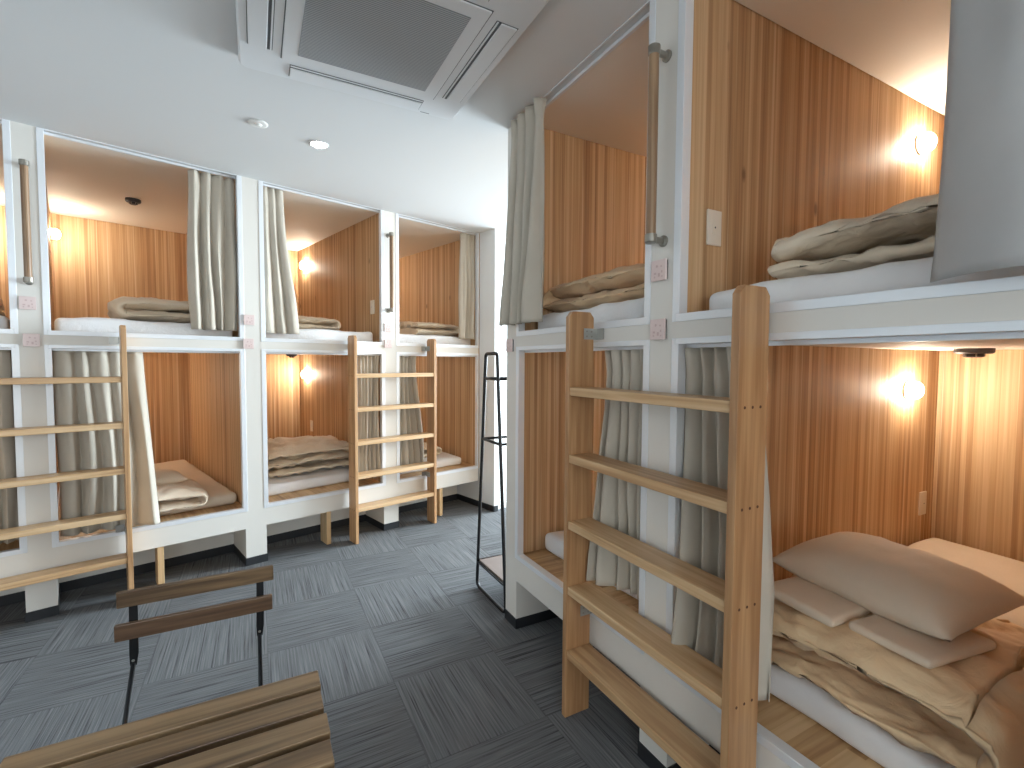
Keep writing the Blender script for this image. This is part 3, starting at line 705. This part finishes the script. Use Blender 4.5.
# --- right row, upper berths
bed('mattress', 'white mattress in the far upper berth of the right row', 'mattress', roundbox(-2.16, -1.30, RF + .07, 3.05, UZ, UZ + .105, .03, seed=11, bump=.014), SHEETW, 'Q', (-1.7, 2.0, UZ), GM)
bed('folded_duvet', 'folded duvet in the far upper berth of the right row', 'duvet', folded(-2.20, -1.36, 1.36, 2.0, UZ + .11, 2, .092, 18, start=1, wr=.016), DUV, 'Q', (-1.7, 1.7, UZ + .11), GD)
bed('mattress', 'white mattress in the nearest upper berth above the ladder', 'mattress', roundbox(-1.095, -.24, RF + .075, 3.05, UZ, UZ + .10, .032, seed=12, bump=.012), SHEETW, 'Q', (-.7, 2.0, UZ), GM)
bed('folded_duvet', 'silky folded duvet in the nearest upper berth', 'duvet', folded(-.99, -.30, 1.42, 1.98, UZ + .105, 2, .092, 33, start=-1, wr=.018, lay=[.85, 1.15], sag=.22), DUVP, 'Q', (-.7, 1.7, UZ + .105), GD)
# --- right row, lower berths
bed('mattress', 'white mattress end on the wood deck in the far lower berth of the right row', 'mattress', roundbox(-2.212, -1.30, RF + .20, 3.05, ZO, ZO + .095, .03, seed=13, bump=.014, sk=(0, .08)), SHEETW, 'Q', (-1.7, 2.0, ZO), GM)
bed('folded_duvet', 'pale duvet behind the curtain in the far lower berth of the right row', 'duvet', folded(-1.95, -1.36, 1.75, 2.3, ZO + .09, 2, .055, 20, start=-1), DUVP, 'Q', (-1.7, 2.0, ZO + .09), GD)
bed('mattress', 'white mattress under the big duvet in the nearest lower berth', 'mattress', roundbox(-1.10, -.23, RF + .17, 2.25, ZO, ZO + .095, .035, seed=14, bump=.02), SHEETW, 'Q', (-.7, 1.8, ZO), GM)
bed('mattress', 'cream mattress at the back wall of the nearest lower berth', 'mattress', roundbox(-1.115, -.22, 1.98, 3.08, ZO + .05, ZO + .155, .035, seed=15, bump=.010), SHEETB, 'Q', (-.7, 2.5, ZO + .05), GM)
bed('folded_duvet', 'big golden beige duvet folded in layers in the nearest lower berth', 'duvet', folded(-1.02, -.36, 1.36, 2.02, ZO + .10, 2, .108, 25, start=-1, wr=.020, sag=.14, lay=[.8, 1.2]), DUV, 'Q', (-.7, 1.7, ZO + .10), GD)
zt = ZO + .10 + .072 * 3
bed('pillowcase', 'folded cream pillowcase nearest the ladder on the big duvet', 'pillowcase', rot2(roundbox(-.93, -.70, 1.40, 1.68, zt - .012, zt + .020, .015, .03, .005, 21), -.81, 1.54, -6), PILB, 'Q', (-.81, 1.54, zt), 'folded pillowcases on the big duvet')
bed('pillowcase', 'folded cream pillowcase under the long pillow, farther from the ladder', 'pillowcase', rot2(roundbox(-.68, -.48, 1.41, 1.68, zt - .008, zt + .018, .013, .03, .005, 22), -.58, 1.54, -8), PILB, 'Q', (-.58, 1.54, zt), 'folded pillowcases on the big duvet')
bed('pillow', 'large beige pillow lying on the pile in the nearest lower berth', 'pillow', pillow(-.725, 1.69, zt + .005, .52, .36, .15, -8, 31, tilt=6), PILB, 'Q', (-.70, 1.70, zt), GP)

# ------------------------------------------------------------------ ceiling things
def aircon():
    cx, cy, h = .432, 1.875, .472
    T = Thing('air_conditioner', 'white four way air conditioner cassette on the ceiling', 'air conditioner', 'W', (cx, cy, ZC))
    zb = ZC - .036
    body = MB()
    def rr(half, r, z):
        pts = []
        for qx, qy, a0 in ((1, 1, 0), (-1, 1, 90), (-1, -1, 180), (1, -1, 270)):
            for k in range(5):
                a = R(a0 + k * 22.5); pts.append((cx + qx * (half - r) + r * math.cos(a), cy + qy * (half - r) + r * math.sin(a), z))
        return pts
    rings = [rr(h - .03, .03, ZC), rr(h - .02, .03, ZC - .012), rr(h, .03, ZC - .014), rr(h, .03, zb + .010), rr(h - .008, .03, zb)]
    o = 0
    for r_ in rings: body.v += r_
    n = len(rings[0])
    for i in range(len(rings) - 1):
        for k in range(n): body.f.append((i * n + k, i * n + (k + 1) % n, (i + 1) * n + (k + 1) % n, (i + 1) * n + k))
    body.f.append(tuple(range(n))); body.f.append(tuple((len(rings) - 1) * n + k for k in range(n)))
    T.part('panel', body, ACW)
    # intake grille in its own square door
    s = .318
    T.part('panel_seam', MB().box(cx - s - .004, cx + s + .004, cy - s - .004, cy + s + .004, zb - .001, zb + .002), ACS)
    dr = T.part('intake_door', MB().box(cx - s, cx + s, cy - s, cy + s, zb - .006, zb + .002), ACW, bevel=.003)
    T.part('intake_grille', MB().box(cx - .262, cx + .262, cy - .262, cy + .262, zb - .0085, zb - .005), GRILLE, parent=dr, bevel=.002)
    for a in range(4):
        c, s_ = round(math.cos(a * PI / 2)), round(math.sin(a * PI / 2))
        def rb(d0, d1, l0, l1, z0, z1):
            P = [(cx + c * d - s_ * l, cy + s_ * d + c * l) for d, l in ((d0, l0), (d1, l1))]
            return MB().box(P[0][0], P[1][0], P[0][1], P[1][1], z0, z1)
        f = T.part('air_outlet', rb(.352, .440, -.286, .286, zb - .0012, zb + .002), ACS)
        T.part('louvre', rb(.372, .437, -.283, .283, zb - .006, zb + .001), ACW, parent=f, bevel=.003)
        T.part('outlet_lip', rb(.355, .361, -.283, .283, zb - .004, zb + .001), ACW, parent=f)
    T.part('status_mark', MB().box(cx + .30, cx + .345, cy + .452, cy + .456, zb - .0008, zb + .001), ACS)
aircon()
T = Thing('downlight', 'lit recessed round downlight in the white ceiling', 'ceiling light', 'W', (.347, 3.035, ZC))
T.part('rim', MB().lathe((.347, 3.035, ZC), [(.052, 0), (.052, -.004), (.046, -.006), (.042, -.002)], 'z', 32), PLASTIC, smooth=False)
T.part('lens', MB().lathe((.347, 3.035, ZC), [(.042, -.001), (.040, -.004), (.01, -.005)], 'z', 32), COOL)
T = Thing('sprinkler', 'small white round sprinkler plate beside the downlight', 'sprinkler', 'W', (.034, 2.93, ZC))
T.part('escutcheon', MB().lathe((.034, 2.93, ZC), [(.048, 0), (.048, -.003), (.040, -.006), (.026, -.007)], 'z', 28), PLASTIC)
T.part('sprinkler_head', MB().lathe((.034, 2.93, ZC), [(.020, -.007), (.018, -.010), (.008, -.012), (.011, -.013), (.011, -.014)], 'z', 20), PLASTIC)
# downlights of the rest of the room, out of the frame
for i, (x, y) in enumerate(((-1.5, .3), (-1.5, -1.8), (.2, -1.2))):
    T = Thing('downlight', ('recessed downlight behind the camera, left', 'recessed downlight in the back corner by the window', 'recessed downlight behind the air conditioner')[i], 'ceiling light', 'W', (x, y, ZC))
    T.part('rim', MB().lathe((x, y, ZC), [(.052, 0), (.052, -.004), (.046, -.006), (.042, -.002)], 'z', 32), PLASTIC)
    T.part('lens', MB().lathe((x, y, ZC), [(.042, -.001), (.040, -.004), (.01, -.005)], 'z', 32), COOL)

# ------------------------------------------------------------------ clothes rack
def rack():
    T = Thing('clothes_rack', 'black metal rack with shelves behind the end of the right row', 'rack', 'W', (1.26, 2.57, 0))
    def frame(x):
        yc = 2.57; pts = []
        def arc(cy, cz, r, a0, a1, n=6): return [(x, cy + r * math.cos(R(a0 + (a1 - a0) * k / n)), cz + r * math.sin(R(a0 + (a1 - a0) * k / n))) for k in range(n + 1)]
        pts = arc(yc + .055, 1.475, .025, 0, 90) + arc(yc - .055, 1.475, .025, 90, 180)
        pts += arc(yc - .165, .045, .035, 180, 270) + arc(yc + .165, .045, .035, 270, 360)
        return pts
    for x in (1.24, 1.98):
        T.part('side_frame', MB().tube(frame(x), .0105, 10, closed=True), BLACKM, smooth=True)
    def half(z): return .080 + (.20 - .080) * (1.475 - z) / 1.43
    for z in (1.35, .973): 
        h = half(z)
        for s in (-1, 1): T.part('rail', MB().tube([(1.24, 2.57 + s * h, z), (1.98, 2.57 + s * h, z)], .008, 8), BLACKM, smooth=True)
        for x in (1.24, 1.98): T.part('cross_bar', MB().tube([(x, 2.57 - h, z), (x, 2.57 + h, z)], .009, 8), BLACKM, smooth=True)
    z = .177; h = half(z)
    T.part('shelf', MB().box(1.245, 1.975, 2.57 - h + .012, 2.57 + h - .012, z - .008, z + .008), SHELF, bevel=.002)
    T.part('shelf_edge', MB().box(1.24, 1.98, 2.57 - h, 2.57 - h + .012, z - .012, z + .010).box(1.24, 1.98, 2.57 + h - .012, 2.57 + h, z - .012, z + .010).box(1.232, 1.246, 2.57 - h, 2.57 + h, z - .012, z - .002), BLACKM)
rack()

# ------------------------------------------------------------------ folding table and chair
def table():
    T = Thing('folding_table', 'slatted dark wood folding table in the lower left corner', 'table', 'W', (-.155, .945, 0))
    y = 1.217; k = 0
    while k < 7:
        T.part('slat', MB().box(-.430, .122 - .003 * (k % 2), y - .061, y, .680, .700), ACACIA, bevel=.002); y -= .0795; k += 1
    for x in (-.365, .055):
        T.part('top_rail', MB().box(x - .012, x + .012, .675, 1.205, .655, .680), BLACKM)
    for s, xo in ((1, .03), (-1, .052)):
        xa, xb = -.43 + xo, .12 - xo
        ya, yb = (.72, 1.17) if s > 0 else (1.17, .72)
        T.part('leg_frame', MB().tube([(xa, ya, .655), (xa, yb, .02), (xb, yb, .02), (xb, ya, .655)], .009, 10), BLACKM, smooth=False)
        T.part('foot_cap', MB().lathe((xa, yb, 0), [(.012, 0), (.012, .022)], 'z', 12).lathe((xb, yb, 0), [(.012, 0), (.012, .022)], 'z', 12), DARKP)
table()
def chair():
    T = Thing('folding_chair', 'slatted wood and black steel folding chair behind the table', 'chair', 'W', (-.16, 1.5, 0))
    T.part('back_slat', MB().box(-.358, .040, 1.690, 1.704, .745, .792), ACACIA, bevel=.003)
    T.part('back_slat', MB().box(-.364, .036, 1.684, 1.698, .652, .700), ACACIA2, bevel=.003, label='darker reddish lower back slat')
    for xt, xb in ((-.322, -.345), (.002, -.002)):
        mb = MB().prism([(xt - .010, .780), (xt + .010, .780), (xt + .009, .60), (xt + .004, .565), (xt - .012, .565), (xt - .013, .60)], 'y', 1.704, 1.710)
        T.part('back_post', mb, BLACKM, bevel=.001)
        T.part('front_leg', MB().tube([(xt - .004, 1.706, .57), (xb, 1.64, .38), (xb, 1.36, .015), (xb + .02, 1.35, .008)], .0065, 10), BLACKM, smooth=True)
        T.part('rear_leg', MB().tube([(xt + (.014 if xt < -.1 else -.014), 1.30, .425), (xt + (.014 if xt < -.1 else -.014), 1.70, .015)], .0065, 10), BLACKM, smooth=True)
        T.part('rivet', MB().lathe((xt - .004, 1.703, .580), [(.004, 0), (.003, -.002)], 'y', 10), GALV)
    T.part('leg_stretcher', MB().tube([(-.31, 1.70, .012), (-.01, 1.70, .012)], .006, 8), BLACKM, smooth=True)
    for k in range(6):
        T.part('seat_slat', MB().box(-.335, .015, 1.285 + k * .056, 1.285 + k * .056 + .046, .435, .450), ACACIA, bevel=.003)
    for x in (-.30, -.02): T.part('seat_rail', MB().box(x - .006, x + .006, 1.28, 1.63, .418, .435), BLACKM)
chair()

# ------------------------------------------------------------------ light
def area(name, loc, rot, sx, sy, power, col):
    l = bpy.data.lights.new(name, 'AREA'); l.shape = 'RECTANGLE'; l.size = sx; l.size_y = sy; l.energy = power; l.color = col
    o = bpy.data.objects.new(name, l); COL.objects.link(o); o.location = loc; o.rotation_euler = rot
    return o
c = wpt('L', ((WX0 + WX1) / 2, WY + .12, ZC / 2))
area('daylight_window_right', (xr + .16, (ya_ + yb_) / 2, 1.37), (0, R(90), 0), 2.45, yb_ - ya_ - .1, 85, (.82, .92, 1.0))
lo = area('daylight_sky_right', (8.0, 4.15, 1.9), (0, 0, 0), 3.2, 2.4, 2000, (.80, .91, 1.0))
lo.rotation_euler = (Vector((8.0, 4.15, 1.9)) - Vector((1.0, 2.9, 1.3))).to_track_quat('Z', 'Y').to_euler()
area('daylight_window_back', (-.55, -3.15, 1.65), (R(90), 0, 0), 3.0, 1.5, 58, (1.0, .98, .95))
w = bpy.data.worlds.new('World'); SC.world = w; w.use_nodes = True
bg = w.node_tree.nodes['Background']; bg.inputs['Color'].default_value = (.88, .94, 1.0, 1); bg.inputs['Strength'].default_value = 3.0

# ------------------------------------------------------------------ camera
cam = bpy.data.cameras.new('Camera'); co = bpy.data.objects.new('Camera', cam); COL.objects.link(co)
cam.sensor_width = 36; cam.lens = 478.0 / 1024 * 36; cam.clip_start = .02
yaw, pit, rol = R(28.23), R(-2.617), R(.326)
f = Vector((math.sin(yaw) * math.cos(pit), math.cos(yaw) * math.cos(pit), math.sin(pit)))
r_ = Vector((math.cos(yaw), -math.sin(yaw), 0)); u_ = r_.cross(f)
r2 = r_ * math.cos(rol) + u_ * math.sin(rol); u2 = -r_ * math.sin(rol) + u_ * math.cos(rol)
M = Matrix((r2, u2, -f)).transposed().to_4x4(); M.translation = Vector((0, 0, 1.45)); co.matrix_world = M
SC.camera = co
SC.view_settings.view_transform = 'Standard'; SC.view_settings.look = 'None'
SC.view_settings.exposure = 0.2; SC.view_settings.gamma = 1.0; SC.view_settings.use_curve_mapping = False
SC.cycles.use_denoising = True; SC.cycles.max_bounces = 8; SC.cycles.diffuse_bounces = 6
SC.cycles.caustics_reflective = False; SC.cycles.sample_clamp_indirect = 6.0
